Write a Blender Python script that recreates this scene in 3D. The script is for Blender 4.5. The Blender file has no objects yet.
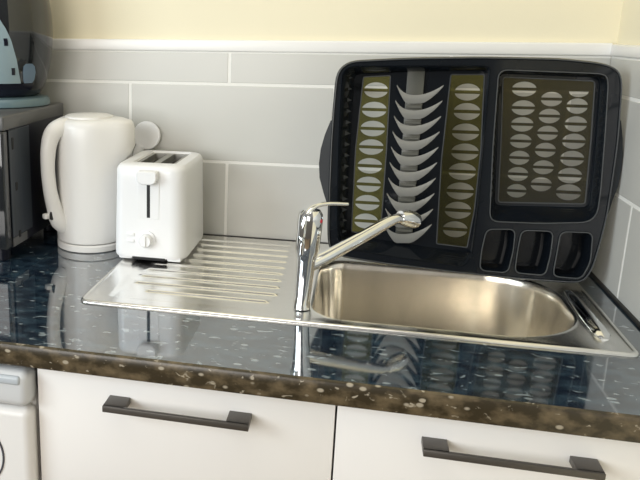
import bpy, bmesh, math, random
from mathutils import Vector, Matrix
C = bpy.context.scene.collection
S = bpy.context.scene
W = 0.9                                   # height of the worktop's surface above the floor

# ------------------------------------------------------------------ camera
cam = bpy.data.cameras.new('camera'); camo = bpy.data.objects.new('camera', cam); C.objects.link(camo)
yaw, pitch, roll = -0.2508, 0.2421, 0.0051
fwd = Vector((math.sin(yaw)*math.cos(pitch), math.cos(yaw)*math.cos(pitch), -math.sin(pitch)))
rt = Vector((math.cos(yaw), -math.sin(yaw), 0)); up = rt.cross(fwd)
R = rt*math.cos(roll) + up*math.sin(roll); U = -rt*math.sin(roll) + up*math.cos(roll)
M = Matrix((R, U, -fwd)).transposed().to_4x4(); M.translation = Vector((0.1016, -1.4352, 0.407 + W))
camo.matrix_world = M
cam.sensor_width = 36; cam.lens = 36*737.94/640
cam.shift_x = 153.3/640; cam.shift_y = -26.23/640
cam.clip_start = 0.02
S.camera = camo

# ------------------------------------------------------------------ world and light
wd = bpy.data.worlds.new('room_light'); S.world = wd; wd.use_nodes = True
nt = wd.node_tree; nt.nodes.clear()
tc = nt.nodes.new('ShaderNodeTexCoord'); sep = nt.nodes.new('ShaderNodeSeparateXYZ')
rp = nt.nodes.new('ShaderNodeValToRGB'); mr = nt.nodes.new('ShaderNodeMapRange')
bg = nt.nodes.new('ShaderNodeBackground'); wo = nt.nodes.new('ShaderNodeOutputWorld')
nt.links.new(tc.outputs['Generated'], sep.inputs[0])
mr.inputs[1].default_value = -1; mr.inputs[2].default_value = 1
nt.links.new(sep.outputs['Z'], mr.inputs[0]); nt.links.new(mr.outputs[0], rp.inputs[0])
e = rp.color_ramp.elements
e[0].position = 0.30; e[0].color = (0.30, 0.25, 0.20, 1)
e[1].position = 0.75; e[1].color = (0.95, 0.94, 0.90, 1)
k = e.new(0.5); k.color = (0.62, 0.58, 0.50, 1)
nt.links.new(rp.outputs[0], bg.inputs[0]); bg.inputs[1].default_value = 0.30
nt.links.new(bg.outputs[0], wo.inputs[0])

def area(name, loc, target, sx, sy, power, col):
    l = bpy.data.lights.new(name, 'AREA'); l.shape = 'RECTANGLE'; l.size = sx; l.size_y = sy
    l.energy = power; l.color = col
    o = bpy.data.objects.new(name, l); C.objects.link(o); o.location = loc
    o.rotation_euler = (Vector(target) - Vector(loc)).to_track_quat('-Z', 'Y').to_euler()
    return o
area('window_light', (-2.1, -2.1, 1.75), (0.3, -0.1, 1.0), 1.3, 1.2, 50, (0.84, 0.94, 1.0))
area('far_fill_light', (-0.8, -3.0, 1.5), (0.1, 0, 1.0), 1.3, 1.2, 32, (1.0, 0.97, 0.93))  # added fill behind the camera; no second window is known
area('overhead_fill_light', (-0.3, -1.0, 2.42), (-0.1, -0.5, 0.9), 1.2, 1.0, 8, (1.0, 0.95, 0.86))  # weak warm fill added overhead, no lamp known there

S.view_settings.view_transform = 'Standard'; S.view_settings.look = 'None'
S.view_settings.gamma = 1; S.view_settings.use_curve_mapping = False
S.view_settings.exposure = -0.13

# ------------------------------------------------------------------ materials
def mat(name, col, rough=0.5, metal=0.0, spec=0.5, coat=0.0, noise=0.0, nscale=40, bump=0.0, bscale=200, ior=None, stretch=None):
    m = bpy.data.materials.new(name); m.use_nodes = True
    n = m.node_tree; b = n.nodes['Principled BSDF']
    b.inputs['Base Color'].default_value = (*col, 1); b.inputs['Roughness'].default_value = rough
    b.inputs['Metallic'].default_value = metal; b.inputs['Specular IOR Level'].default_value = spec
    b.inputs['Coat Weight'].default_value = coat; b.inputs['Coat Roughness'].default_value = 0.05
    if ior: b.inputs['IOR'].default_value = ior
    t = n.nodes.new('ShaderNodeTexCoord'); mp = n.nodes.new('ShaderNodeMapping')
    n.links.new(t.outputs['Object'], mp.inputs[0])
    if stretch: mp.inputs['Scale'].default_value = stretch
    if noise:
        ns = n.nodes.new('ShaderNodeTexNoise'); ns.inputs['Scale'].default_value = nscale
        n.links.new(mp.outputs[0], ns.inputs['Vector'])
        mx = n.nodes.new('ShaderNodeMix'); mx.data_type = 'RGBA'
        mx.inputs[6].default_value = (*[c*(1-noise) for c in col], 1)
        mx.inputs[7].default_value = (*[min(1, c*(1+noise)) for c in col], 1)
        n.links.new(ns.outputs['Fac'], mx.inputs[0]); n.links.new(mx.outputs[2], b.inputs['Base Color'])
    if bump:
        nb = n.nodes.new('ShaderNodeTexNoise'); nb.inputs['Scale'].default_value = bscale
        n.links.new(mp.outputs[0], nb.inputs['Vector'])
        bp = n.nodes.new('ShaderNodeBump'); bp.inputs['Strength'].default_value = bump; bp.inputs['Distance'].default_value = 0.001
        n.links.new(nb.outputs['Fac'], bp.inputs['Height']); n.links.new(bp.outputs[0], b.inputs['Normal'])
    return m

def granite(name, base, mid, fleck, rough, ior, stretch, fleck_cut):
    m = mat(name, base, rough, spec=0.5, ior=ior, coat=1.0 if ior > 2 else 0.0)
    n = m.node_tree; b = n.nodes['Principled BSDF']
    t = n.nodes.new('ShaderNodeTexCoord'); mp = n.nodes.new('ShaderNodeMapping'); mp.inputs['Scale'].default_value = stretch
    n.links.new(t.outputs['Object'], mp.inputs[0])
    n1 = n.nodes.new('ShaderNodeTexNoise'); n1.inputs['Scale'].default_value = 38; n1.inputs['Detail'].default_value = 6
    n2 = n.nodes.new('ShaderNodeTexNoise'); n2.inputs['Scale'].default_value = 62; n2.inputs['Detail'].default_value = 3; n2.inputs['Distortion'].default_value = 0.8
    n3 = n.nodes.new('ShaderNodeTexVoronoi'); n3.inputs['Scale'].default_value = 55; n3.inputs['Randomness'].default_value = 1
    for q in (n1, n2, n3): n.links.new(mp.outputs[0], q.inputs['Vector'])
    r1 = n.nodes.new('ShaderNodeValToRGB'); r1.color_ramp.elements[0].position = 0.42; r1.color_ramp.elements[1].position = 0.68
    r1.color_ramp.elements[0].color = (*base, 1); r1.color_ramp.elements[1].color = (*mid, 1)
    n.links.new(n1.outputs['Fac'], r1.inputs[0])
    r2 = n.nodes.new('ShaderNodeValToRGB'); r2.color_ramp.elements[0].position = fleck_cut; r2.color_ramp.elements[1].position = fleck_cut + 0.06
    n.links.new(n2.outputs['Fac'], r2.inputs[0])
    r3 = n.nodes.new('ShaderNodeValToRGB'); r3.color_ramp.elements[0].position = 0.18; r3.color_ramp.elements[1].position = 0.30
    r3.color_ramp.elements[0].color = (1, 1, 1, 1); r3.color_ramp.elements[1].color = (0, 0, 0, 1)
    n.links.new(n3.outputs['Distance'], r3.inputs[0])
    # only some voronoi cells carry a chip
    sp = n.nodes.new('ShaderNodeSeparateColor'); n.links.new(n3.outputs['Color'], sp.inputs[0])
    gt = n.nodes.new('ShaderNodeMath'); gt.operation = 'GREATER_THAN'; gt.inputs[1].default_value = 0.78
    n.links.new(sp.outputs[0], gt.inputs[0])
    ml = n.nodes.new('ShaderNodeMath'); ml.operation = 'MULTIPLY'; n.links.new(r3.outputs[0], ml.inputs[0]); n.links.new(gt.outputs[0], ml.inputs[1])
    mxm = n.nodes.new('ShaderNodeMath'); mxm.operation = 'MAXIMUM'; n.links.new(ml.outputs[0], mxm.inputs[0]); n.links.new(r2.outputs[0], mxm.inputs[1])
    mx = n.nodes.new('ShaderNodeMix'); mx.data_type = 'RGBA'
    n.links.new(mxm.outputs[0], mx.inputs[0]); n.links.new(r1.outputs[0], mx.inputs[6]); mx.inputs[7].default_value = (*fleck, 1)
    n.links.new(mx.outputs[2], b.inputs['Base Color'])
    return m

def smoked(name, tint, rough, alpha):
    """dark see-through plastic: tinted transparency under a glossy skin"""
    m = bpy.data.materials.new(name); m.use_nodes = True; n = m.node_tree; n.nodes.clear()
    out = n.nodes.new('ShaderNodeOutputMaterial'); tr = n.nodes.new('ShaderNodeBsdfTransparent'); tr.inputs[0].default_value = (*tint, 1)
    pr = n.nodes.new('ShaderNodeBsdfPrincipled'); pr.inputs['Base Color'].default_value = (0.02, 0.02, 0.018, 1); pr.inputs['Roughness'].default_value = rough
    t = n.nodes.new('ShaderNodeTexCoord'); ns = n.nodes.new('ShaderNodeTexNoise'); ns.inputs['Scale'].default_value = 6
    n.links.new(t.outputs['Object'], ns.inputs['Vector'])
    mr_ = n.nodes.new('ShaderNodeMapRange'); mr_.inputs[3].default_value = alpha - 0.12; mr_.inputs[4].default_value = alpha + 0.12
    n.links.new(ns.outputs['Fac'], mr_.inputs[0])
    mx = n.nodes.new('ShaderNodeMixShader'); n.links.new(mr_.outputs[0], mx.inputs[0])
    n.links.new(tr.outputs[0], mx.inputs[1]); n.links.new(pr.outputs[0], mx.inputs[2]); n.links.new(mx.outputs[0], out.inputs[0])
    return m

MT = dict(
    cream=mat('cream_paint', (0.84, 0.775, 0.585), 0.9, spec=0.2, noise=0.02, nscale=4, bump=0.15, bscale=400),
    tile=mat('grey_glazed_tile', (0.575, 0.57, 0.535), 0.22, noise=0.05, nscale=5, spec=0.4),
    grout=mat('white_grout', (0.84, 0.83, 0.79), 0.9, spec=0.2, noise=0.03, nscale=80),
    trim=mat('white_tile_trim', (0.88, 0.87, 0.85), 0.25, noise=0.02, nscale=12),
    sealant=mat('dark_sealant', (0.015, 0.014, 0.013), 0.5, noise=0.3, nscale=60),
    floor=mat('brown_floor', (0.22, 0.15, 0.08), 0.5, noise=0.3, nscale=9, stretch=(1, 8, 1)),
    granite=granite('dark_blue_granite', (0.010, 0.019, 0.034), (0.045, 0.082, 0.115), (0.30, 0.35, 0.37), 0.05, 3.0, (0.8, 1.5, 1.5), 0.63),
    edge=granite('granite_edge_painted_reflection', (0.036, 0.027, 0.014), (0.145, 0.108, 0.062), (0.38, 0.33, 0.25), 0.25, 1.5, (1.1, 1.7, 1.7), 0.64),  # floor's brown reflection in the front face, painted into the colour
    front=mat('white_drawer_laminate', (0.86, 0.83, 0.80), 0.35, noise=0.01, nscale=3),
    carcass=mat('white_carcass_board', (0.75, 0.73, 0.70), 0.6, noise=0.02, nscale=6),
    handle=mat('dark_bronze_metal', (0.12, 0.11, 0.10), 0.42, metal=0.7, noise=0.1, nscale=60),
    steel=mat('brushed_steel', (0.86, 0.85, 0.82), 0.21, metal=1.0, noise=0.04, nscale=30, bump=0.06, bscale=120, stretch=(0.2, 6, 6)),
    basin=mat('brushed_basin_steel', (0.84, 0.79, 0.70), 0.22, metal=1.0, noise=0.12, nscale=5, bump=1.0, bscale=3.2, stretch=(6, 6, 0.15)),
    chrome=mat('chrome', (0.86, 0.87, 0.88), 0.05, metal=1.0, noise=0.01, nscale=10),
    hole=mat('dark_void', (0.006, 0.006, 0.007), 0.6, noise=0.2, nscale=20),
    red=mat('red_dot', (0.5, 0.02, 0.04), 0.3, noise=0.05, nscale=30),
    blue=mat('blue_dot', (0.03, 0.08, 0.4), 0.3, noise=0.05, nscale=30),
    rack=mat('glossy_black_plastic', (0.006, 0.008, 0.011), 0.10, spec=0.3, noise=0.15, nscale=14),
    rackside=mat('satin_black_plastic', (0.022, 0.025, 0.028), 0.4, spec=0.22, noise=0.1, nscale=20),
    bead=mat('grey_black_highlight_plastic', (0.060, 0.064, 0.066), 0.25, spec=0.6, noise=0.1, nscale=20),  # highlights along raised edges painted in as lighter grey; teeth share it
    fin=mat('plastic_painted_sheen', (0.36, 0.355, 0.33), 0.3, spec=0.6, noise=0.05, nscale=30),  # grey gloss reflection on the fins, painted into the base colour
    spine=mat('olive_grey_plastic', (0.10, 0.10, 0.085), 0.35, noise=0.06, nscale=30),
    traypanel=smoked('smoked_brown_plastic', (0.50, 0.46, 0.28), 0.18, 0.40),
    panel=smoked('smoked_olive_plastic', (0.58, 0.56, 0.32), 0.18, 0.24),
    bar=mat('black_bar_plastic', (0.02, 0.02, 0.018), 0.3, noise=0.1, nscale=30),
    white=mat('white_plastic', (0.82, 0.82, 0.82), 0.28, noise=0.01, nscale=10),
    warm=mat('warm_white_plastic', (0.80, 0.785, 0.755), 0.30, noise=0.015, nscale=10),
    slotmetal=mat('dull_slot_metal', (0.42, 0.41, 0.38), 0.4, metal=0.9, noise=0.12, nscale=60),
    mwave=mat('black_microwave_case', (0.005, 0.006, 0.012), 0.3, spec=0.2, noise=0.1, nscale=12),
    mwgrey=mat('dark_grey_microwave_top', (0.10, 0.10, 0.10), 0.35, noise=0.08, nscale=16),
    mwband=mat('slate_grey_case', (0.035, 0.043, 0.055), 0.35, spec=0.3, noise=0.35, nscale=30, stretch=(1, 3, 0.1)),
    fryer=mat('glossy_black_shell', (0.012, 0.014, 0.016), 0.06, spec=0.6, coat=0.25, noise=0.1, nscale=8),
    teal=mat('teal_grey_plastic', (0.11, 0.17, 0.19), 0.3, noise=0.06, nscale=20),
    pale=mat('pale_blue_grey_panel', (0.25, 0.33, 0.36), 0.25, noise=0.06, nscale=18),
    badge=mat('slate_blue_panel', (0.12, 0.18, 0.25), 0.3, noise=0.08, nscale=24),
    navy=mat('navy_black_plastic', (0.006, 0.007, 0.016), 0.2, noise=0.1, nscale=20),
    wm=mat('white_enamel', (0.78, 0.76, 0.74), 0.3, noise=0.01, nscale=5),
    wmtop=mat('pale_grey_enamel', (0.60, 0.61, 0.62), 0.3, noise=0.02, nscale=8),
    wmgrey=mat('pale_grey_blue_plastic', (0.48, 0.52, 0.56), 0.25, noise=0.03, nscale=14),
    ring=mat('dark_grey_print', (0.05, 0.05, 0.06), 0.5, noise=0.05, nscale=20),
)

# ------------------------------------------------------------------ helpers
def finish(o, angle=38):
    me = o.data
    for p in me.polygons: p.use_smooth = True
    try: me.set_sharp_from_angle(angle=math.radians(angle))
    except Exception: pass

def obj(name, bm, m, parent=None, loc=(0, 0, 0), rot=(0, 0, 0), angle=38, fix=True):
    if fix: bmesh.ops.recalc_face_normals(bm, faces=bm.faces[:])
    me = bpy.data.meshes.new(name); bm.to_mesh(me); bm.free()
    o = bpy.data.objects.new(name, me); C.objects.link(o)
    for mm in (m if isinstance(m, (list, tuple)) else [m]): me.materials.append(mm)
    o.location = loc; o.rotation_euler = rot
    if parent: o.parent = parent
    finish(o, angle)
    return o

def tag(o, label, cat, group=None):
    o['label'] = label; o['category'] = cat
    if group: o['group'] = group
    return o

def thing(name, label, cat, loc, rot=(0, 0, 0), group=None):
    o = bpy.data.objects.new(name, None); o.empty_display_size = 0.05; C.objects.link(o)
    o.location = loc; o.rotation_euler = rot
    return tag(o, label, cat, group)

def struct(o): o['kind'] = 'structure'; return o

def box(bm, x0, x1, y0, y1, z0, z1, bev=0.0, seg=2):
    r = bmesh.ops.create_cube(bm, size=1)
    vs = r['verts']
    for v in vs: v.co = Vector(((x0+x1)/2 + v.co.x*(x1-x0), (y0+y1)/2 + v.co.y*(y1-y0), (z0+z1)/2 + v.co.z*(z1-z0)))
    if bev:
        ed = list({e for v in vs for e in v.link_edges})
        bmesh.ops.bevel(bm, geom=ed, offset=bev, segments=seg, profile=0.5, affect='EDGES')
    return bm

def nbox(*a, **k): return box(bmesh.new(), *a, **k)

def lathe(bm, prof, n=48, cx=0, cy=0, cap=True, sx=1, sy=1):
    rings = []
    for r, z in prof:
        if r < 1e-6: rings.append([bm.verts.new((cx, cy, z))])
        else: rings.append([bm.verts.new((cx+r*sx*math.cos(2*math.pi*i/n), cy+r*sy*math.sin(2*math.pi*i/n), z)) for i in range(n)])
    for a, b in zip(rings[:-1], rings[1:]):
        for i in range(n):
            j = (i+1) % n
            if len(a) == 1 and len(b) == 1: continue
            if len(a) == 1: bm.faces.new((a[0], b[i], b[j]))
            elif len(b) == 1: bm.faces.new((a[i], b[0], a[j]))
            else: bm.faces.new((a[i], a[j], b[j], b[i]))
    if cap:
        if len(rings[0]) > 2: bm.faces.new(rings[0][::-1])
        if len(rings[-1]) > 2: bm.faces.new(rings[-1])
    return bm

def spline(pts, n=8, closed=False):
    P = [Vector(p) for p in pts]; out = []; m = len(P)
    rng = range(m) if closed else range(m-1)
    for i in rng:
        p1, p2 = P[i], P[(i+1) % m]
        p0 = P[(i-1) % m] if closed or i > 0 else p1*2-p2
        p3 = P[(i+2) % m] if closed or i+2 < m else p2*2-p1
        for k in range(n):
            t = k/n
            out.append(0.5*((2*p1)+(p2-p0)*t+(2*p0-5*p1+4*p2-p3)*t*t+(-p0+3*p1-3*p2+p3)*t**3))
    if not closed: out.append(P[-1])
    return out

def tube(bm, pts, radii, n=14, flat=1.0, hint=(0, 0, 1), cap=True):
    P = [Vector(p) for p in pts]
    if not isinstance(radii, (list, tuple)): radii = [radii]*len(P)
    if len(radii) != len(P):
        rr = []
        for i in range(len(P)):
            f = i/(len(P)-1)*(len(radii)-1); a = min(int(f), len(radii)-2); rr.append(radii[a]+(radii[a+1]-radii[a])*(f-a))
        radii = rr
    rings = []
    for i, p in enumerate(P):
        t = (P[min(i+1, len(P)-1)]-P[max(i-1, 0)]).normalized()
        h = Vector(hint)
        s = t.cross(h)
        if s.length < 1e-4: s = t.cross(Vector((1, 0, 0.1)))
        s.normalize(); u = s.cross(t).normalized()
        rings.append([bm.verts.new(p + s*radii[i]*math.cos(2*math.pi*k/n) + u*radii[i]*flat*math.sin(2*math.pi*k/n)) for k in range(n)])
    for a, b in zip(rings[:-1], rings[1:]):
        for k in range(n): bm.faces.new((a[k], a[(k+1) % n], b[(k+1) % n], b[k]))
    if cap: bm.faces.new(rings[0][::-1]); bm.faces.new(rings[-1])
    return bm

def rpoly(pts, r, n=5):
    """round the corners of a polygon"""
    P = [Vector((p[0], p[1])) for p in pts]; out = []; m = len(P)
    for i in range(m):
        a, b, c = P[i-1], P[i], P[(i+1) % m]
        d1 = min(r, (a-b).length*0.45); d2 = min(r, (c-b).length*0.45)
        s = b+(a-b).normalized()*d1; e_ = b+(c-b).normalized()*d2
        for k in range(n+1):
            t = k/n; out.append((1-t)**2*s + 2*t*(1-t)*b + t*t*e_)
    return out

def rrect(x0, x1, y0, y1, radii, n=8):
    """rounded rectangle; radii for (x0,y0),(x1,y0),(x1,y1),(x0,y1)"""
    out = []
    for (cx, cy, a0), r in zip(((x0, y0, 180), (x1, y0, 270), (x1, y1, 0), (x0, y1, 90)), radii):
        ox = cx + (r if cx == x0 else -r); oy = cy + (r if cy == y0 else -r)
        for k in range(n+1):
            a = math.radians(a0+90*k/n); out.append(Vector((ox+r*math.cos(a), oy+r*math.sin(a))))
    return out

def inset(loop, d):
    """move a closed 2-D loop inwards by d"""
    m = len(loop); out = []
    area2 = sum(loop[i].x*loop[(i+1) % m].y-loop[(i+1) % m].x*loop[i].y for i in range(m))
    sg = 1 if area2 > 0 else -1
    for i in range(m):
        j = 1
        while (loop[(i+j) % m]-loop[(i-j) % m]).length < 1e-7 and j < m//2: j += 1
        t = (loop[(i+j) % m]-loop[(i-j) % m]).normalized()
        out.append(loop[i]+Vector((-t.y, t.x))*d*sg)
    return out

def ring(bm, loop, f): return [bm.verts.new(f(p)) for p in loop]

def bridge(bm, a, b):
    m = len(a)
    for i in range(m):
        j = (i+1) % m
        try: bm.faces.new((a[i], a[j], b[j], b[i]))
        except ValueError: pass

def fill(bm, loops):
    """flat face set bounded by the first loop of verts, with the other loops as holes"""
    ed = []
    for lp in loops:
        for i in range(len(lp)):
            a, b = lp[i], lp[(i+1) % len(lp)]
            ed.append(bm.edges.get((a, b)) or bm.edges.new((a, b)))
    r = bmesh.ops.triangle_fill(bm, use_beauty=True, use_dissolve=False, edges=ed)
    fs = [f for f in r['geom'] if isinstance(f, bmesh.types.BMFace)]
    A = loops[0]; sp = [max(v.co[i] for v in A)-min(v.co[i] for v in A) for i in range(3)]
    i0, i1 = [i for i in range(3) if i != sp.index(min(sp))]
    def inside(c, lp):
        w = False
        for k in range(len(lp)):
            a, b = lp[k-1].co, lp[k].co
            if (a[i1] > c[i1]) != (b[i1] > c[i1]) and c[i0] < (b[i0]-a[i0])*(c[i1]-a[i1])/(b[i1]-a[i1])+a[i0]: w = not w
        return w
    bad = [f for f in fs if any(inside(f.calc_center_median(), lp) for lp in loops[1:])]
    bmesh.ops.delete(bm, geom=bad, context='FACES_ONLY')

def extrude_all(bm, vec):
    r = bmesh.ops.extrude_face_region(bm, geom=bm.faces[:])
    bmesh.ops.translate(bm, verts=[v for v in r['geom'] if isinstance(v, bmesh.types.BMVert)], vec=vec)

# ------------------------------------------------------------------ room
XR = 0.5155                                # face of the right-hand wall's tiles
TZ0, TZ1 = 0.370, 0.392                    # trim strip over the tiles (above the worktop)
struct(obj('floor', nbox(-2.2, XR+0.12, -3.2, 0.12, -0.02, 0.0), MT['floor']))
struct(obj('wall_back', nbox(-2.2, XR+0.12, 0.008, 0.12, 0, 2.5), MT['cream']))
struct(obj('wall_right', nbox(XR+0.008, XR+0.12, -1.3, 0.008, 0, 2.5), MT['cream']))

def tiled(name, rows, u0, u1, place, wallname):
    """a tiled splashback: grout bed and one bevelled slab per tile, one mesh"""
    bm = bmesh.new(); g = 0.0027
    for z0, z1, first in rows:
        x = first
        while x < u1:
            a, b = max(x+g, u0), min(x+0.4016-g, u1)
            if b-a > 0.004: box(bm, a, b, -0.0002, 0.0075, z0+g, z1-g, 0.0012, 2)
            x += 0.4016
    for f in bm.faces: f.material_index = 0
    old = set(bm.faces)
    box(bm, u0, u1, 0.0005, 0.0078, rows[-1][0], rows[0][1])
    for f in bm.faces:
        if f not in old: f.material_index = 1
    for v in bm.verts: v.co = place(v.co)
    return struct(obj(name, bm, [MT['tile'], MT['grout']], loc=(0, 0, W), angle=15))
Z1, Z2 = 0.3081, 0.155
tiled('wall_tiles_back', [(Z1, TZ0, -0.1425-0.4016*5), (Z2, Z1, -0.3433-0.4016*4), (0.001, Z2, -0.1425-0.4016*5)], -1.6, XR, lambda c: Vector((c.x, c.y, c.z)), 'back')
# right wall: u runs from the corner towards the room
tiled('wall_tiles_right', [(Z1, TZ0, -0.2), (Z2, Z1, 0.0005), (0.001, Z2, 0.2017-0.4016)], 0.0, 1.3, lambda c: Vector((XR+c.y, -c.x, c.z)), 'right')
struct(obj('trim_1', nbox(-1.6, XR, -0.003, 0.008, TZ0, TZ1, 0.003, 3), MT['trim'], loc=(0, 0, W)))
struct(obj('trim_2', nbox(XR-0.003, XR+0.008, -1.3, 0.0, TZ0, TZ1-0.002, 0.003, 3), MT['trim'], loc=(0, 0, W)))
struct(obj('trim_3', nbox(-1.6, XR, -0.0055, 0.001, 0.0002, 0.0045, 0.0015, 2), MT['sealant'], loc=(0, 0, W)))
struct(obj('trim_4', nbox(XR-0.0055, XR+0.001, -0.6, -0.0055, 0.0002, 0.0045, 0.0015, 2), MT['sealant'], loc=(0, 0, W)))

# ------------------------------------------------------------------ worktop
SX0, SX1, SY0, SY1 = -0.297, 0.4795, -0.4283, -0.0075      # the sink's outline
BAS = rrect(0.052, 0.434, -0.406, -0.112, (0.052, 0.12, 0.11, 0.05), 10)
wt = thing('worktop', 'dark speckled blue-black stone-effect worktop running under sink, kettle and toaster', 'worktop', (0, 0, W))
bm = bmesh.new()
o1 = ring(bm, [Vector(p) for p in ((-1.6, -0.594), (XR, -0.594), (XR, -0.0005), (-1.6, -0.0005))], lambda p: (p.x, p.y, 0))
h1 = ring(bm, rrect(SX0+0.012, SX1-0.012, SY0+0.012, SY1-0.01, (0.02,)*4, 4), lambda p: (p.x, p.y, 0))
fill(bm, [o1, h1]); extrude_all(bm, (0, 0, -0.0315))
obj('worktop_slab', bm, MT['granite'], wt)
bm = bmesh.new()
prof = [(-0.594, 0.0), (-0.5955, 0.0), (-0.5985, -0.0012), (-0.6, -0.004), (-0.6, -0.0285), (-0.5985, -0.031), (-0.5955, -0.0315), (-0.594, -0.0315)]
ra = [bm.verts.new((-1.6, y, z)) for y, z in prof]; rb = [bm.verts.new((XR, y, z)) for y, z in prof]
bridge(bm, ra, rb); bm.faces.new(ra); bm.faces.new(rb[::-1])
ed = obj('front_edge', bm, MT['edge'], wt); ed['label'] = 'speckled front edge, brown floor reflection painted in'

# ------------------------------------------------------------------ sink
sk = thing('sink', 'stainless steel inset sink with ridged drainer and one rounded basin', 'sink', (0, 0, W))
bm = bmesh.new()
out = rrect(SX0, SX1, SY0, SY1, (0.014,)*4, 6)
DR = (-0.262, 0.016, -0.402, -0.02)
r0 = ring(bm, out, lambda p: (p.x, p.y, 0.0003))
r1 = ring(bm, inset(out, 0.0012), lambda p: (p.x, p.y, 0.0034))
r2 = ring(bm, inset(out, 0.004), lambda p: (p.x, p.y, 0.0048))
r3 = ring(bm, inset(out, 0.0075), lambda p: (p.x, p.y, 0.0036))
r4 = ring(bm, inset(out, 0.010), lambda p: (p.x, p.y, 0.003))
for a, b in zip((r0, r1, r2, r3), (r1, r2, r3, r4)): bridge(bm, a, b)
nx, ny = 90, 230
def smooth(t): t = max(0, min(1, t)); return t*t*(3-2*t)
def ridge_z(x, y):
    d = min(x-DR[0], DR[1]-x, y-DR[2], DR[3]-y)
    z = 0.003 - 0.0012*smooth(d/0.012)
    for i in range(10):
        yc = -0.3505-0.004+0.0352*i
        xl, xr = (-0.243, 0.004) if i > 0 else (-0.215, -0.006)
        w = 1-abs(y-yc)/0.0085
        if w > 0: z += 0.0034*smooth(w*1.3)*smooth((x-xl)/0.012)*smooth((xr-x)/0.012)
    return z
G = [[bm.verts.new((DR[0]+(DR[1]-DR[0])*i/nx, DR[2]+(DR[3]-DR[2])*j/ny, 0)) for j in range(ny+1)] for i in range(nx+1)]
for col in G:
    for v in col: v.co.z = ridge_z(v.co.x, v.co.y)
for i in range(nx):
    for j in range(ny): bm.faces.new((G[i][j], G[i+1][j], G[i+1][j+1], G[i][j+1]))
border = [G[i][0] for i in range(nx)]+[G[nx][j] for j in range(ny)]+[G[i][ny] for i in range(nx, 0, -1)]+[G[0][j] for j in range(ny, 0, -1)]
b0 = ring(bm, inset(BAS, -0.004), lambda p: (p.x, p.y, 0.003))
fill(bm, [r4, border, b0])
b1 = ring(bm, BAS, lambda p: (p.x, p.y, 0.0042)); bridge(bm, b0, b1)
b2 = ring(bm, inset(BAS, 0.003), lambda p: (p.x, p.y, 0.002)); bridge(bm, b1, b2)
obj('sink_deck', bm, MT['steel'], sk, angle=50)
bm = bmesh.new(); prev = None
for d, z in ((0.003, 0.002), (0.0055, -0.003), (0.0065, -0.012), (0.012, -0.07), (0.018, -0.125), (0.024, -0.143), (0.036, -0.155), (0.047, -0.158)):
    cur = ring(bm, inset(BAS, d), lambda p: (p.x, p.y, z))
    if prev: bridge(bm, prev, cur)
    prev = cur
bm.faces.new(prev)
obj('basin', bm, MT['basin'], sk, angle=50)
bm = lathe(bmesh.new(), [(0.043, -0.1575), (0.043, -0.155), (0.036, -0.1535), (0.03, -0.156), (0.0, -0.157)], 40, 0.24, -0.26)
obj('plughole', bm, MT['chrome'], sk)
bm = bmesh.new()
tube(bm, [(0.4485, -0.19, 0.0035), (0.4475, -0.24, 0.0045), (0.447, -0.32, 0.005), (0.4475, -0.372, 0.0045), (0.448, -0.381, 0.003)], [0.007, 0.0105, 0.012, 0.011, 0.005], 18, 0.6)
p = obj('raised_ledge', bm, MT['chrome'], sk); p['label'] = 'mirror-bright raised strip beside the basin'

# ------------------------------------------------------------------ tap
tp = thing('mixer_tap', 'chrome mixer tap with thin lever and angled spout at left of basin', 'tap', (0.0395, -0.372, W+0.0048), (0, math.radians(2.6), 0))
bm = lathe(bmesh.new(), [(0.0128, 0), (0.0128, 0.003), (0.0124, 0.007), (0.0118, 0.013), (0.0124, 0.04), (0.0140, 0.075), (0.0160, 0.084), (0.0175, 0.092), (0.0180, 0.138), (0.0172, 0.146), (0.013, 0.152), (0.0, 0.154)], 40)
obj('tap_body', bm, MT['chrome'], tp)
bm = bmesh.new()
E_ = Vector((0.138, 0.118, 0.124))
pts = spline([(0.004, 0.002, 0.066), (0.03, 0.018, 0.079), (0.072, 0.054, 0.101), (0.11, 0.088, 0.121), (0.126, 0.103, 0.127), tuple(E_)], 6)
tube(bm, pts, [0.0105, 0.0098, 0.0092, 0.0082, 0.0082], 18)
sp_ = obj('spout', bm, MT['chrome'], tp)
bm = bmesh.new(); tube(bm, [E_+Vector((-0.006, -0.006, 0.004)), E_+Vector((0.004, 0.002, 0.002)), E_+Vector((0.015, 0.010, -0.002)), E_+Vector((0.021, 0.014, -0.004))], [0.0105, 0.0138, 0.0138, 0.0115], 20)
obj('aerator', bm, MT['chrome'], sp_)
bm = bmesh.new()
pts = spline([(-0.008, -0.0165, 0.088), (-0.0085, -0.0168, 0.118), (-0.007, -0.0135, 0.143), (0.003, -0.004, 0.157), (0.022, 0.012, 0.1605), (0.050, 0.03, 0.159)], 8)
tube(bm, pts, [0.005, 0.005, 0.005, 0.0046, 0.0042, 0.0036], 14, 0.7)
obj('lever', bm, MT['chrome'], tp)
bm = bmesh.new(); bmesh.ops.create_uvsphere(bm, u_segments=14, v_segments=8, radius=0.0032)
p = obj('temperature_dot', bm, MT['red'], tp, loc=(0.0150, -0.0075, 0.138)); p['label'] = 'small red dot'

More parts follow.
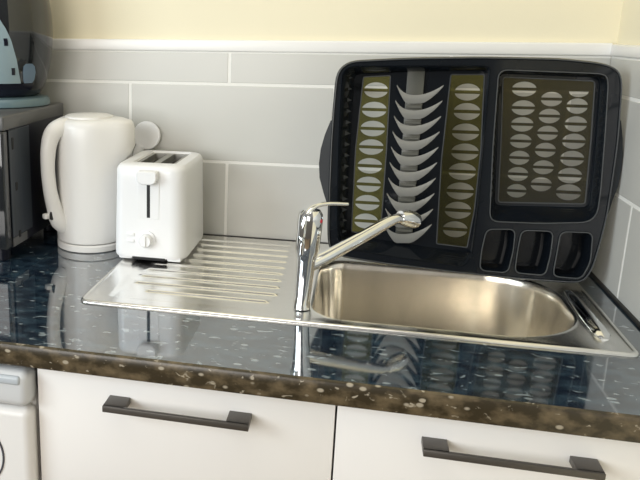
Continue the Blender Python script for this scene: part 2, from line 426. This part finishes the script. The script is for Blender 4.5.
# ------------------------------------------------------------------ dish rack (local x = across, y = depth towards the wall, z = up the tray)
dr = thing('dish_rack', 'black plastic dish drainer tray stood on end against the tiles behind the basin', 'dish rack', (0, -0.165, W+0.012), (math.radians(-7), 0, 0))
RIM = [(0.0604,0.2846),(0.0623,0.3335),(0.0827,0.3522),(0.1809,0.3585),(0.2892,0.3615),(0.4079,0.3607),(0.4713,0.3546),(0.4948,0.3442),(0.5024,0.3243),(0.5055,0.2343),(0.5040,0.171),(0.5012,0.1067),(0.4945,0.0575),(0.4878,0.0209),(0.4738,-0.001),(0.3809,-0.0017),(0.2873,0.0004),(0.1569,0.0068),(0.0856,0.0134),(0.0676,0.028),(0.064,0.0597),(0.0614,0.1298),(0.0595,0.2163)]
OPL = [(0.0745,0.3225),(0.0755,0.331),(0.0852,0.3405),(0.182,0.343),(0.3042,0.345),(0.305,0.3362),(0.3051,0.2425),(0.3053,0.127),(0.302,0.0341),(0.2925,0.0146),(0.1889,0.0217),(0.0965,0.0302),(0.0838,0.0434),(0.0794,0.1134),(0.0752,0.234)]
FLL = [(0.0957,0.3292),(0.1859,0.3352),(0.3096,0.3399),(0.3137,0.2427),(0.3149,0.1402),(0.3074,0.0341),(0.2512,0.0369),(0.1558,0.045),(0.1001,0.0464),(0.0978,0.1098),(0.0967,0.2347)]
PNL = [(0.1077,0.3285),(0.1546,0.332),(0.1569,0.202),(0.1571,0.0505),(0.1049,0.0522),(0.1024,0.1996)]
PNR = [(0.2519,0.3355),(0.3067,0.3365),(0.3115,0.2087),(0.3097,0.1052),(0.303,0.0382),(0.2508,0.0413),(0.2478,0.1886)]
OPR = [(0.3198,0.3396),(0.4731,0.3361),(0.4796,0.327),(0.483,0.2491),(0.4856,0.154),(0.4845,0.1153),(0.4728,0.1015),(0.4026,0.0951),(0.3267,0.0933),(0.3216,0.2106)]
FLR = [(0.3285,0.3339),(0.4723,0.3303),(0.4758,0.2326),(0.4766,0.1246),(0.3388,0.1194),(0.3345,0.2269)]
PNT = [(0.331,0.3315),(0.4703,0.3278),(0.4737,0.2325),(0.4749,0.127),(0.341,0.1221),(0.3368,0.227)]
CUPS = [[(0.3232,0.0788),(0.366,0.0818),(0.3659,0.0475),(0.3607,0.0092),(0.318,0.0099),(0.3184,0.0439)],[(0.3767,0.0809),(0.4231,0.0825),(0.4222,0.0436),(0.4177,0.0099),(0.3722,0.0102),(0.3735,0.0481)],[(0.435,0.0826),(0.481,0.0842),(0.4819,0.0368),(0.4714,0.0087),(0.4298,0.0093),(0.4325,0.0444)]]
OVL = [(0.1312,0.3057,0.0202,0.0134),(0.1305,0.2718,0.0211,0.0135),(0.1303,0.2386,0.0212,0.0136),(0.1298,0.2061,0.0212,0.0136),(0.1296,0.1728,0.0213,0.0137),(0.1298,0.1399,0.0213,0.0137),(0.1299,0.1069,0.0214,0.0139),(0.1297,0.0739,0.0206,0.0135)]
OVR = [(0.2815,0.3059,0.0206,0.0142),(0.2833,0.273,0.0215,0.0144),(0.2839,0.2382,0.0223,0.0145),(0.2856,0.2041,0.0224,0.0145),(0.2839,0.1705,0.0225,0.0146),(0.2832,0.1367,0.0226,0.0147),(0.2823,0.103,0.0218,0.0148),(0.2803,0.0695,0.0204,0.014)]
OVT = [(0.366,0.3119,0.0189,0.0121),(0.3672,0.2814,0.0181,0.0122),(0.368,0.2542,0.0175,0.0119),(0.3681,0.2266,0.0168,0.0115),(0.3684,0.1989,0.016,0.0116),(0.3686,0.1717,0.0161,0.0117),(0.369,0.1436,0.0154,0.0113),(0.4087,0.2967,0.0163,0.0117),(0.4079,0.2691,0.0164,0.0118),(0.4077,0.2413,0.0161,0.0119),(0.4069,0.2134,0.0161,0.0119),(0.4063,0.1848,0.0162,0.0115),(0.4056,0.1565,0.0163,0.0116),(0.4476,0.2865,0.0161,0.0124),(0.4484,0.2575,0.0169,0.0125),(0.4481,0.2294,0.0177,0.0125),(0.4482,0.2013,0.0181,0.0126),(0.4474,0.1732,0.0185,0.0126),(0.4479,0.1456,0.0193,0.0132)]
FINS = [[(0.164,0.3137),(0.2384,0.3146),(0.1828,0.28),(0.209,0.2808),(0.1952,0.2976)],[(0.1634,0.2879),(0.2383,0.2891),(0.1827,0.2535),(0.209,0.2544),(0.195,0.2716)],[(0.1629,0.2619),(0.2382,0.2635),(0.1826,0.2268),(0.2089,0.2279),(0.1947,0.2454)],[(0.1624,0.2358),(0.238,0.2377),(0.1824,0.2),(0.2089,0.2012),(0.1944,0.219)],[(0.1619,0.2095),(0.2379,0.2119),(0.1823,0.1731),(0.2088,0.1744),(0.1942,0.1925)],[(0.1613,0.1831),(0.2377,0.1859),(0.1822,0.146),(0.2088,0.1475),(0.1939,0.1659)],[(0.1608,0.1565),(0.2376,0.1597),(0.1821,0.1188),(0.2087,0.1204),(0.1936,0.1391)],[(0.1603,0.1298),(0.2374,0.1334),(0.182,0.0914),(0.2087,0.0932),(0.1934,0.1122)],[(0.1597,0.103),(0.2373,0.107),(0.1818,0.0639),(0.2086,0.0658),(0.1931,0.0851)],[(0.1592,0.076),(0.2371,0.0805),(0.1817,0.0362),(0.2086,0.0383),(0.1928,0.0579)]]
def V2(l): return [Vector(p) for p in l]
def at(c): return lambda p: (p.x, c, p.y)
rim = rpoly(RIM, 0.02, 4)
opl, opr = rpoly(OPL, 0.012, 4), rpoly(OPR, 0.014, 4)
cups = [rpoly(c, 0.010, 5) for c in CUPS]
bm = bmesh.new()
# rolled rim: skirt behind, rounded over to the front face
k0 = ring(bm, inset(rim, 0.002), at(0.016)); k1 = ring(bm, rim, at(0.014)); k2 = ring(bm, rim, at(0.0045))
k3 = ring(bm, inset(rim, 0.0015), at(0.001)); k4 = ring(bm, inset(rim, 0.003), at(-0.0005)); k5 = ring(bm, inset(rim, 0.0048), at(0.0015))
for a, b in zip((k0, k1, k2, k3, k4), (k1, k2, k3, k4, k5)): bridge(bm, a, b)
holes = []
def opening(loop, floor_loop, depth, closed):
    a = ring(bm, inset(loop, -0.0024), at(0.0015)); b = ring(bm, inset(loop, -0.0012), at(-0.0002)); c = ring(bm, inset(loop, 0.001), at(0.0022))
    bridge(bm, a, b); bridge(bm, b, c); holes.append(a)
    f = ring(bm, floor_loop, at(depth))
    if len(f) == len(c) and closed: bridge(bm, c, f)
    else:
        ed = []
        for lp in (c, f):
            for i in range(len(lp)): ed.append(bm.edges.get((lp[i-1], lp[i])) or bm.edges.new((lp[i-1], lp[i])))
        bmesh.ops.bridge_loops(bm, edges=ed)
    if closed: fill(bm, [f])
    return f
fl = opening(opl, inset(rpoly(FLL, 0.006, 3), -0.0025), 0.05, False)
fr = opening(opr, inset(rpoly(FLR, 0.008, 3), -0.002), 0.03, False)
for c in cups: opening(c, inset(c, 0.004), 0.055, True)
fill(bm, [k5]+holes)
pl, pr_, pt = rpoly(PNL, 0.004, 3), rpoly(PNR, 0.004, 3), rpoly(PNT, 0.006, 3)
hl = ring(bm, pl, at(0.05)); hr = ring(bm, pr_, at(0.05)); fill(bm, [fl, hl, hr])
ht = ring(bm, pt, at(0.03)); fill(bm, [fr, ht])
obj('tray', bm, MT['rack'], dr, angle=45)

bm = bmesh.new()                            # lighter bead for painted highlight lines on rim, side tray and cutlery cups
for lp, c in [(inset(rim, 0.0028), -0.0006), (inset(opr, -0.0006), -0.0004)]+[(inset(c_, -0.0006), -0.0004) for c_ in cups]:
    q = [Vector((p.x, c, p.y)) for p in lp]; tube(bm, q+[q[0]], 0.0011, 6, hint=(0, 1, 0))
obj('rim_highlight_bead', bm, MT['bead'], dr)

def panel(name, loop, ovals, c, half=None, label=None, m='panel'):
    """perforated floor panel: a raised frame, oval holes each crossed by a bar"""
    bm = bmesh.new()
    o_ = ring(bm, inset(loop, 0.0002), at(c)); hs = []
    for a, b, w, h in ovals:
        for s in (1, -1):
            lo = 0.20
            p = []
            for i in range(13):
                t = math.asin(lo)+(math.pi-2*math.asin(lo))*i/12
                p.append(Vector((a+w*math.cos(t), b+s*h*math.sin(t)*0.5*1.0)))
            hs.append(ring(bm, p, at(c)))
    for a, b, w, h in (half or []):
        p = [Vector((a+w*math.cos(math.pi+math.pi*i/10), b+0.5*h*math.sin(math.pi+math.pi*i/10))) for i in range(11)]
        hs.append(ring(bm, p, at(c)))
    fill(bm, [o_]+hs); extrude_all(bm, (0, 0.0018, 0))
    po = obj(name, bm, MT[m], dr)
    if label: po['label'] = label
    bm = bmesh.new(); q = loop+[loop[0], loop[1]]
    tube(bm, [Vector((p.x, c-0.0004, p.y)) for p in inset(loop, 0.0008)]+[Vector((inset(loop, 0.0008)[0].x, c-0.0004, inset(loop, 0.0008)[0].y))], 0.0012, 6, hint=(0, 1, 0))
    obj('panel_frame', bm, MT['bead'], po)
    return po
def full(l): return [(a, b, w, h*2*0.5*1.0) for a, b, w, h in l]
panel('drain_panel', pl, [(a, b, w, h*2) for a, b, w, h in OVL], 0.05, label='olive see-through drain panel with one column of ovals')
panel('drain_panel', pr_, [(a, b, w, h*2) for a, b, w, h in OVR], 0.05, label='olive see-through drain panel with one column of ovals')
panel('drain_panel', pt, [(a, b, w, h*2) for a, b, w, h in OVT], 0.03, half=[(0.4479, 0.3098, 0.0146, 0.018)], m='traypanel', label='see-through drain panel with three columns of ovals')

for tl, tr, bl, br, tp_ in FINS:           # ten plate fins, scooped above and flat below, leaning down into the tray
    bm = bmesh.new()
    def P3(p, c): return Vector((p[0], c, p[1]))
    def bez(p, q, t, dx): return p*(1-t)**2+(p.lerp(q, 0.55)+Vector((dx, 0, -0.003)))*2*t*(1-t)+q*t*t
    A, B, Ct = P3(tl, 0.012), P3(tr, 0.012), P3(tp_, 0.027)
    topl = []
    for i in range(15):
        t = i/14; q = A.lerp(B, t); s = 1-abs(2*t-1)**2.2
        m_ = (A+B)/2; topl.append(q+(Ct-m_)*s)
    L_, R_ = P3(bl, 0.037)+Vector((0, 0, 0.0055)), P3(br, 0.037)+Vector((0, 0, 0.0055))
    low = []
    for i in range(15):
        t = i/14
        if t < 0.32: low.append(bez(A, L_, t/0.32, -0.0015))
        elif t > 0.68: low.append(bez(B, R_, (1-t)/0.32, 0.004))
        else: low.append(L_.lerp(R_, (t-0.32)/0.36))
    va = [bm.verts.new(p) for p in topl]; vb = [bm.verts.new(p+Vector((0, 0, -0.0006))) for p in low]
    for i in range(14): bm.faces.new((va[i], va[i+1], vb[i+1], vb[i]))
    extrude_all(bm, (0, 0.002, -0.0016))
    fo = obj('plate_fin', bm, MT['fin'], dr); fo['label'] = 'curved plate fin, grey sheen painted in'
bm = bmesh.new(); box(bm, 0.1815, 0.2098, 0.0445, 0.0495, 0.046, 0.3435, 0.001, 2)
for i in range(9): box(bm, 0.1826, 0.2092, 0.0415, 0.0448, 0.2755-0.027*i-0.0008*i*0, 0.2805-0.027*i, 0.0008, 1)
sp2 = obj('spine', bm, MT['spine'], dr); sp2['label'] = 'olive-grey bar behind the plate fins'
bm = bmesh.new()                            # toothed slots down the left side wall
for i in range(15):
    a, b = 0.0785+0.0005*i, 0.3237-0.0192*i
    vs = [bm.verts.new(p) for p in ((a, 0.018, b+0.0065), (a+0.012, 0.034, b+0.001), (a, 0.018, b-0.004), (a-0.003, 0.030, b+0.0065), (a+0.009, 0.040, b+0.001), (a-0.003, 0.030, b-0.004))]
    for f in ((0, 1, 2), (3, 5, 4), (0, 3, 4, 1), (1, 4, 5, 2), (2, 5, 3, 0)): bm.faces.new([vs[q] for q in f])
obj('slotted_side', bm, MT['bead'], dr)
def lobe(pts_in, pts_out):
    bm = bmesh.new()
    a = ring(bm, V2(pts_in), at(0.003)); b = ring(bm, V2(pts_out), at(0.004)); c = ring(bm, V2(pts_out), at(0.02)); d = ring(bm, V2(pts_in), at(0.012))
    for u_, v_ in ((a, b), (b, c), (c, d), (d, a)):
        for i in range(len(a)-1): bm.faces.new((u_[i], u_[i+1], v_[i+1], v_[i]))
    bm.faces.new((a[0], b[0], c[0], d[0])); bm.faces.new((a[-1], b[-1], c[-1], d[-1]))
    return obj('carry_handle', bm, MT['rackside'], dr, angle=30)
L_in = [(0.0612, 0.25), (0.0612, 0.225), (0.0618, 0.20), (0.0622, 0.175), (0.0625, 0.15), (0.0628, 0.125), (0.0635, 0.105)]
L_out = [(0.0585, 0.25), (0.0500, 0.225), (0.0445, 0.20), (0.0430, 0.175), (0.0455, 0.15), (0.0535, 0.125), (0.0610, 0.105)]
lobe(L_in, L_out)
lobe([(0.5035, 0.265), (0.5035, 0.235), (0.503, 0.21), (0.5025, 0.185), (0.502, 0.16), (0.501, 0.14), (0.499, 0.115)],
     [(0.5055, 0.265), (0.5108, 0.235), (0.5133, 0.21), (0.5133, 0.185), (0.5115, 0.16), (0.5065, 0.14), (0.5015, 0.115)])
for a, b in ((0.10, 0.05), (0.455, 0.045), (0.10, 0.31), (0.328, 0.31)):   # feet under the tray, the upper pair reach the wall
    bm = bmesh.new(); c0 = 0.05 if a < 0.3 else (0.03 if b > 0.1 else 0.054)
    c1 = (0.165-b*math.sin(math.radians(7)))/math.cos(math.radians(7))-0.0045 if b > 0.2 else c0+0.012
    tube(bm, [(a, c0, b), (a, c1, b)], [0.007, 0.005], 12, hint=(0, 0, 1)); obj('foot', bm, MT['rack'], dr)

# ------------------------------------------------------------------ toaster
to = thing('toaster', 'white two-slot toaster with front lever and round dial at drainer end', 'toaster', (-0.2435, -0.125, W+0.0068))
hw, y0, y1, H = 0.0665, -0.094, 0.094, 0.1725
def sect(z):
    """half width and half length of the shell at height z"""
    g = 1-0.055*(z/H); f = 1.0
    if z < 0.012: f = 1-0.06*(1-z/0.012)**2
    if z > H-0.010: f = 1-0.075*((z-H+0.010)/0.010)**2
    return hw*g*f, 0.094*(0.5+0.5*g)*f
bm = bmesh.new(); prev = None
for z in (0.006, 0.009, 0.013, 0.02, 0.06, 0.11, 0.15, H-0.010, H-0.006, H-0.003, H-0.001, H):
    a, b = sect(z); cur = ring(bm, rrect(-a, a, -b, b, (0.019, 0.027, 0.027, 0.019), 8), lambda p: (p.x, p.y, z))
    if prev: bridge(bm, prev, cur)
    else: bm.faces.new(cur)
    prev = cur
slot = rrect(-0.040, 0.040, -0.055, 0.078, (0.004,)*4, 4)
sl = ring(bm, slot, lambda p: (p.x, p.y, H)); fill(bm, [prev, sl])
sl2 = ring(bm, inset(slot, 0.002), lambda p: (p.x, p.y, H-0.004)); bridge(bm, sl, sl2)
obj('body', bm, MT['white'], to, angle=40)
bm = bmesh.new(); a = ring(bm, inset(slot, 0.0015), lambda p: (p.x, p.y, H-0.0035)); hs = []
SL = [rrect(x-0.0125, x+0.0125, -0.046, 0.070, (0.003,)*4, 3) for x in (-0.0185, 0.0185)]
for s in SL: hs.append(ring(bm, s, lambda p: (p.x, p.y, H-0.0035)))
fill(bm, [a]+hs)
for h_, s in zip(hs, SL):
    d_ = ring(bm, s, lambda p: (p.x, p.y, H-0.10)); bridge(bm, h_, d_); bm.faces.new(d_)
st = obj('slot_plate', bm, MT['slotmetal'], to)
bm = bmesh.new()
for x in (-0.0185, 0.0185):
    for s in (-0.0095, 0.0095):
        for q in range(7): tube(bm, [(x+s, -0.042+q*0.0185, H-0.012), (x+s, -0.042+q*0.0185, H-0.09)], 0.0008, 5)
        tube(bm, [(x+s, -0.045, H-0.014), (x+s, 0.069, H-0.014)], 0.0008, 5)
obj('guard_wires', bm, MT['slotmetal'], st)
fy = -0.0925
bm = nbox(-0.0034, 0.0034, fy-0.0012, fy+0.004, 0.080, 0.158, 0.0008, 1); obj('lever_slot', bm, MT['hole'], to)
bm = nbox(-0.0195, 0.0195, fy-0.0008, fy+0.002, 0.078, 0.162, 0.0006, 1)
obj('lever_panel', bm, MT['white'], to)
bm = bmesh.new(); lp = rrect(-0.0185, 0.0185, 0.142, 0.1655, (0.012, 0.012, 0.004, 0.004), 7)
a = ring(bm, lp, lambda p: (p.x, fy+0.001, p.y)); b = ring(bm, lp, lambda p: (p.x, fy-0.013, p.y)); c = ring(bm, inset(lp, 0.002), lambda p: (p.x, fy-0.0155, p.y))
bridge(bm, a, b); bridge(bm, b, c); bm.faces.new(c); bm.faces.new(a)
obj('lever', bm, MT['white'], to)
bm = lathe(bmesh.new(), [(0.0165, 0), (0.0165, 0.003), (0.0125, 0.004), (0.0115, 0.013), (0.010, 0.0148), (0, 0.015)], 32)
kb = obj('browning_dial', bm, MT['white'], to, loc=(-0.003, fy-0.0002, 0.040), rot=(math.radians(90), 0, 0))
bm = nbox(-0.0022, 0.0022, -0.0095, 0.0095, 0.0145, 0.0172, 0.0008, 1); obj('dial_grip', bm, MT['white'], kb)
for q, (bx_, bz) in enumerate(((-0.033, 0.048), (-0.033, 0.036))):
    bm = nbox(bx_-0.007, bx_+0.007, fy-0.003, fy+0.002, bz-0.003, bz+0.003, 0.0012, 2); obj('push_button', bm, MT['white'], to)
bm = nbox(-0.030, 0.030, fy+0.004, 0.080, 0.0, 0.0075, 0.001, 1); obj('crumb_tray', bm, MT['hole'], to)
for sx in (-1, 1):
    for sy in (-1, 1):
        x_, y_ = sx*0.045, sy*0.070
        bm = nbox(x_-0.013, x_+0.013, y_-0.018, y_+0.018, 0.0, 0.010, 0.003, 2); obj('foot', bm, MT['white'], to)
bm = nbox(-0.031, 0.031, fy-0.0004, fy+0.012, 0.0035, 0.0125, 0.001, 1)
obj('base_vent', bm, MT['hole'], to)

# ------------------------------------------------------------------ kettle
ke = thing('kettle', 'white plastic jug kettle with loop handle on the stone worktop', 'kettle', (-0.388, -0.119, W))
bm = lathe(bmesh.new(), [(0.063, 0.0), (0.066, 0.002), (0.0665, 0.012), (0.0645, 0.0145), (0.060, 0.015)], 56)
obj('power_base', bm, MT['warm'], ke)
hd = Vector((-0.62, -0.78, 0)).normalized()     # the handle reaches towards the front left
sdir = Vector((0.95, -0.05, 0)).normalized()    # the spout points along the wall to the right
bm = bmesh.new(); prev = None; n_ = 72
for r, z in ((0.0635, 0.0165), (0.0655, 0.0175), (0.0658, 0.024), (0.0665, 0.06), (0.067, 0.12), (0.067, 0.165), (0.067, 0.185), (0.067, 0.20), (0.0668, 0.215), (0.0662, 0.232), (0.064, 0.241), (0.060, 0.246), (0.052, 0.2495), (0.03, 0.2505)):
    cur = []
    for i in range(n_):
        a = 2*math.pi*i/n_; d = Vector((math.cos(a), math.sin(a), 0)); c_ = max(0, d.dot(sdir))
        f = smooth((z-0.160)/0.04)*0.024*smooth((0.2505-z)/0.006+0.5)
        cur.append(bm.verts.new(d*(r+f*c_**9)+Vector((0, 0, z))))
    if prev: bridge(bm, prev, cur)
    else: bm.faces.new(cur)
    prev = cur
bm.faces.new(prev)
obj('jug_body', bm, MT['warm'], ke)
bm = lathe(bmesh.new(), [(0.045, 0.2485), (0.045, 0.2525), (0.041, 0.2542), (0.0, 0.256)], 48)
ld = obj('lid', bm, MT['warm'], ke)
def hp(r, z): return (hd.x*r, hd.y*r, z)
bm = bmesh.new()
pts = spline([hp(0.030, 0.236), hp(0.060, 0.234), hp(0.078, 0.224), hp(0.0875, 0.200), hp(0.0905, 0.162), hp(0.0875, 0.12), hp(0.080, 0.085), hp(0.072, 0.060), hp(0.058, 0.045)], 7)
tube(bm, pts, [0.0145, 0.0175, 0.0165, 0.0145, 0.0130, 0.0130, 0.0145, 0.0165, 0.0165], 22, 1.0, hint=(-hd.y, hd.x, 0))
ho = obj('handle', bm, MT['warm'], ke)
az = Matrix.Rotation(math.atan2(hd.y, hd.x)+math.radians(90), 3, 'Z')
bm = nbox(-0.006, 0.006, -0.006, 0.010, -0.005, 0.005, 0.0025, 2)
bmesh.ops.rotate(bm, verts=bm.verts[:], cent=(0, 0, 0), matrix=az)
obj('switch', bm, MT['warm'], ho, loc=(hd.x*0.093-0.004, hd.y*0.093, 0.070))
bm = nbox(-0.0035, 0.0035, -0.004, 0.004, -0.007, 0.009, 0.001, 1)
bmesh.ops.rotate(bm, verts=bm.verts[:], cent=(0, 0, 0), matrix=az)
obj('switch_slot', bm, MT['hole'], ho, loc=(hd.x*0.089+0.005, hd.y*0.089-0.003, 0.071))

# ------------------------------------------------------------------ round-headed scoop behind the toaster
sc = thing('scoop', 'small white round-headed scoop leaning on the tiles between kettle and toaster', 'scoop', (-0.330, -0.030, W+0.0045))
bm = bmesh.new(); lathe(bm, [(0.0, -0.003), (0.024, -0.003), (0.0285, -0.001), (0.029, 0.001), (0.0275, 0.003), (0.023, 0.0035), (0.0, 0.002)], 36, cap=False)
bmesh.ops.rotate(bm, verts=bm.verts[:], cent=(0, 0, 0), matrix=Matrix.Rotation(math.radians(82), 3, 'X'))
obj('bowl', bm, MT['white'], sc, loc=(0.0235, 0.022, 0.1985))
bm = bmesh.new(); tube(bm, spline([(0.012, 0.018, 0.178), (0.004, 0.012, 0.155), (0.0, 0.006, 0.10), (0.0, 0.0, 0.0)], 6), [0.010, 0.0075, 0.006, 0.006], 12, 0.5, hint=(0, 1, 0.01))
obj('handle', bm, MT['white'], sc)

# ------------------------------------------------------------------ microwave
mw = thing('microwave', 'black box microwave at the left edge of the worktop beside the kettle', 'microwave', (-0.7115, -0.155, W))
X = 0.2315                                           # half width: the right side stands at x = -0.4835
bm = nbox(-X, X, -0.118, 0.136, 0.028, 0.246, 0.004, 2); obj('case', bm, MT['mwave'], mw)
bm = nbox(-X-0.0005, X+0.0008, -0.135, 0.137, 0.240, 0.2655, 0.004, 3); obj('top_cover', bm, MT['mwgrey'], mw)
bm = nbox(-X, X, -0.140, -0.118, 0.030, 0.240, 0.004, 3); fr_ = obj('front_frame', bm, MT['fryer'], mw)
bm = nbox(-X+0.012, X-0.11, -0.144, -0.139, 0.045, 0.228, 0.002, 2); do = obj('door', bm, MT['navy'], mw)
bm = bmesh.new(); tube(bm, spline([(X-0.128, -0.144, 0.07), (X-0.128, -0.166, 0.085), (X-0.128, -0.168, 0.14), (X-0.128, -0.166, 0.19), (X-0.128, -0.144, 0.205)], 5), 0.006, 12, hint=(1, 0, 0)); obj('door_handle', bm, MT['mwgrey'], do)
for z in (0.19, 0.12):
    bm = lathe(bmesh.new(), [(0.02, 0), (0.02, 0.004), (0.016, 0.016), (0, 0.017)], 28); obj('dial', bm, MT['mwgrey'], mw, loc=(X-0.055, -0.140, z), rot=(math.radians(90), 0, 0))
bm = nbox(X-0.0005, X+0.0016, -0.117, -0.06, 0.030, 0.046, 0.0008, 1); obj('side_strip', bm, MT['mwgrey'], mw)
bm = nbox(X-0.0005, X+0.0012, -0.1175, -0.035, 0.047, 0.239, 0.0006, 1); sb_ = obj('side_band', bm, MT['mwband'], mw); sb_['label'] = 'slate-grey band on the side'
for a in ((-0.108, -0.101, 0.205, 0.226), (-0.100, -0.092, 0.13, 0.145), (-0.095, -0.087, 0.042, 0.055)):
    bm = nbox(X-0.002, X+0.0022, a[0], a[1], a[2], a[3], 0.0006, 1); obj('side_slot', bm, MT['hole'], mw)
for sx in (-1, 1):
    for y_ in (-0.10, 0.115):
        bm = lathe(bmesh.new(), [(0.012, 0), (0.014, 0.002), (0.014, 0.029)], 20, sx*(X-0.03), y_); obj('foot', bm, MT['mwave'], mw)

# ------------------------------------------------------------------ rounded appliance on the microwave
af = thing('air_fryer', 'rounded glossy black appliance on a teal-grey base standing on the microwave', 'air fryer', (-0.572, -0.095, W+0.2655))
bm = lathe(bmesh.new(), [(0.085, 0), (0.088, 0.002), (0.088, 0.010), (0.084, 0.016), (0.072, 0.0185), (0.06, 0.019)], 56); obj('base', bm, MT['teal'], af)
BP = [(0.060, 0.018), (0.070, 0.024), (0.0805, 0.042), (0.088, 0.065), (0.0935, 0.090), (0.0965, 0.120), (0.0975, 0.145), (0.096, 0.175), (0.092, 0.205), (0.088, 0.240), (0.070, 0.268), (0.045, 0.285), (0.0, 0.292)]
bm = lathe(bmesh.new(), [(p.x, p.y) for p in spline([(a, b) for a, b in BP], 4)], 72); obj('shell', bm, MT['fryer'], af)
def shell_r(z):
    for (r0_, z0_), (r1_, z1_) in zip(BP[:-1], BP[1:]):
        if z0_ <= z <= z1_: return r0_+(r1_-r0_)*(z-z0_)/(z1_-z0_)
    return 0.06
def patch(name, poly, m, off, parent, n=14):
    """a curved plate on the shell: poly lists (height, angle from, angle to)"""
    bm = bmesh.new(); A_, B_ = [], []
    for z, a0, a1 in poly:
        A_.append([bm.verts.new(((shell_r(z)+off)*math.cos(math.radians(a0+(a1-a0)*i/n)), (shell_r(z)+off)*math.sin(math.radians(a0+(a1-a0)*i/n)), z)) for i in range(n+1)])
        B_.append([bm.verts.new(((shell_r(z)-0.004)*math.cos(math.radians(a0+(a1-a0)*i/n)), (shell_r(z)-0.004)*math.sin(math.radians(a0+(a1-a0)*i/n)), z)) for i in range(n+1)])
    for G_ in (A_, B_):
        for p, q in zip(G_[:-1], G_[1:]):
            for i in range(n): bm.faces.new((p[i], p[i+1], q[i+1], q[i]))
    for i in range(n):
        bm.faces.new((A_[0][i], A_[0][i+1], B_[0][i+1], B_[0][i])); bm.faces.new((A_[-1][i], A_[-1][i+1], B_[-1][i+1], B_[-1][i]))
    for j in range(len(A_)-1):
        for i in (0, n): bm.faces.new((A_[j][i], A_[j+1][i], B_[j+1][i], B_[j][i]))
    return obj(name, bm, m, parent)
fp = patch('front_panel', [(0.046, -140, -42), (0.06, -140, -44.5), (0.09, -140, -48.5), (0.125, -140, -54), (0.145, -136, -59), (0.170, -132, -68)], MT['pale'], 0.002, af)
fp['label'] = 'pale blue-grey front panel'
for z, a in ((0.115, -57.5), (0.062, -50)):
    patch('panel_mark', [(z, a-4, a), (z+0.006, a-4, a), (z+0.013, a-4.5, a-0.5)], MT['navy'], 0.0026, fp, 3)
bb = patch('control_badge', [(0.046, -37, -25), (0.052, -39, -22.5), (0.066, -40, -22.5), (0.077, -40, -25), (0.082, -37, -29)], MT['badge'], 0.002, af, 8)
patch('drawer', [(0.021, -140, -32), (0.034, -140, -24), (0.0455, -140, -23)], MT['navy'], 0.003, af)

# ------------------------------------------------------------------ drawer units
def unit(x0, x1, label, hx0, hx1, hz):
    w = thing('base_cabinet', label, 'cabinet', ((x0+x1)/2, -0.30, 0.0), group='white drawer units under the worktop')
    h = (x1-x0)/2; hx0 -= (x0+x1)/2; hx1 -= (x0+x1)/2
    bm = bmesh.new()
    box(bm, -h+0.0005, -h+0.0165, -0.262, 0.285, 0.10, 0.73); box(bm, h-0.0165, h-0.0005, -0.262, 0.285, 0.10, 0.73)
    box(bm, -h+0.0165, h-0.0165, -0.262, 0.285, 0.10, 0.116); box(bm, -h+0.0165, h-0.0165, 0.279, 0.285, 0.116, 0.73); box(bm, -h+0.0005, h-0.0005, -0.262, -0.244, 0.73, 0.866)
    obj('carcass', bm, MT['carcass'], w)
    bm = nbox(-h+0.0012, h-0.0012, -0.281, -0.2625, 0.675, 0.862, 0.0012, 2); df = obj('drawer_front', bm, MT['front'], w)
    bm = nbox(-h+0.0012, h-0.0012, -0.281, -0.2625, 0.112, 0.671, 0.0012, 2); obj('door', bm, MT['front'], w)
    bm = nbox(-h+0.001, h-0.001, -0.225, -0.207, 0.0, 0.098); obj('plinth', bm, MT['carcass'], w)
    bm = bmesh.new(); z1 = W+hz; z0 = z1-0.0085
    box(bm, hx0, hx1, -0.313, -0.3075, z0, z1, 0.0008, 2)
    for a in (hx0, hx1-0.029): box(bm, a, a+0.029, -0.311, -0.2805, z0, z1, 0.0008, 2)
    obj('handle', bm, MT['handle'], df)
    return w
unit(-0.300, 0.1005, 'white drawer unit under the drainer, next to the washing machine', -0.1945, -0.0035, -0.0655)
unit(0.1005, 0.501, 'white drawer unit under the sink basin, right of the dark gap', 0.2025, 0.3945, -0.0665)

# ------------------------------------------------------------------ washing machine
wm = thing('washing_machine', 'white washing machine under the worktop at the left edge', 'washing machine', (-0.602, -0.315, 0))
bm = nbox(-0.296, 0.2965, -0.262, 0.262, 0.015, 0.83, 0.012, 4); obj('cabinet', bm, MT['wm'], wm)
bm = nbox(-0.297, 0.2985, -0.287, -0.255, 0.03, 0.8055, 0.012, 4); fpn = obj('front_panel', bm, MT['wm'], wm)
bm = nbox(-0.297, 0.2985, -0.289, -0.250, 0.8085, 0.8615, 0.013, 5); cp = obj('control_panel', bm, MT['wmtop'], wm)
bm = nbox(0.17, 0.288, -0.2915, -0.28, 0.843, 0.856, 0.004, 3); obj('painted_reflection_strip', bm, MT['wmgrey'], cp)  # blue-grey strip added to paint the panel's bluish reflections
bm = bmesh.new(); lathe(bm, [(0.050, 0.0), (0.0525, 0.0), (0.0525, 0.0016), (0.050, 0.0016), (0.050, 0.0)], 72, cap=False)
rg = obj('round_emblem_ring', bm, MT['ring'], fpn, loc=(0.206, -0.2868, 0.730), rot=(math.radians(90), 0, 0)); rg['label'] = 'thin dark ring outline'
bm = lathe(bmesh.new(), [(0.17, 0), (0.17, 0.012), (0.155, 0.022), (0.12, 0.016), (0, 0.01)], 64); obj('porthole_door', bm, MT['wmgrey'], wm, loc=(0, -0.287, 0.42), rot=(math.radians(90), 0, 0))
for sx in (-1, 1):
    for sy in (-1, 1):
        bm = lathe(bmesh.new(), [(0.022, 0), (0.022, 0.008), (0.01, 0.01), (0.01, 0.02)], 20, sx*0.25, sy*0.22); obj('foot', bm, MT['hole'], wm)
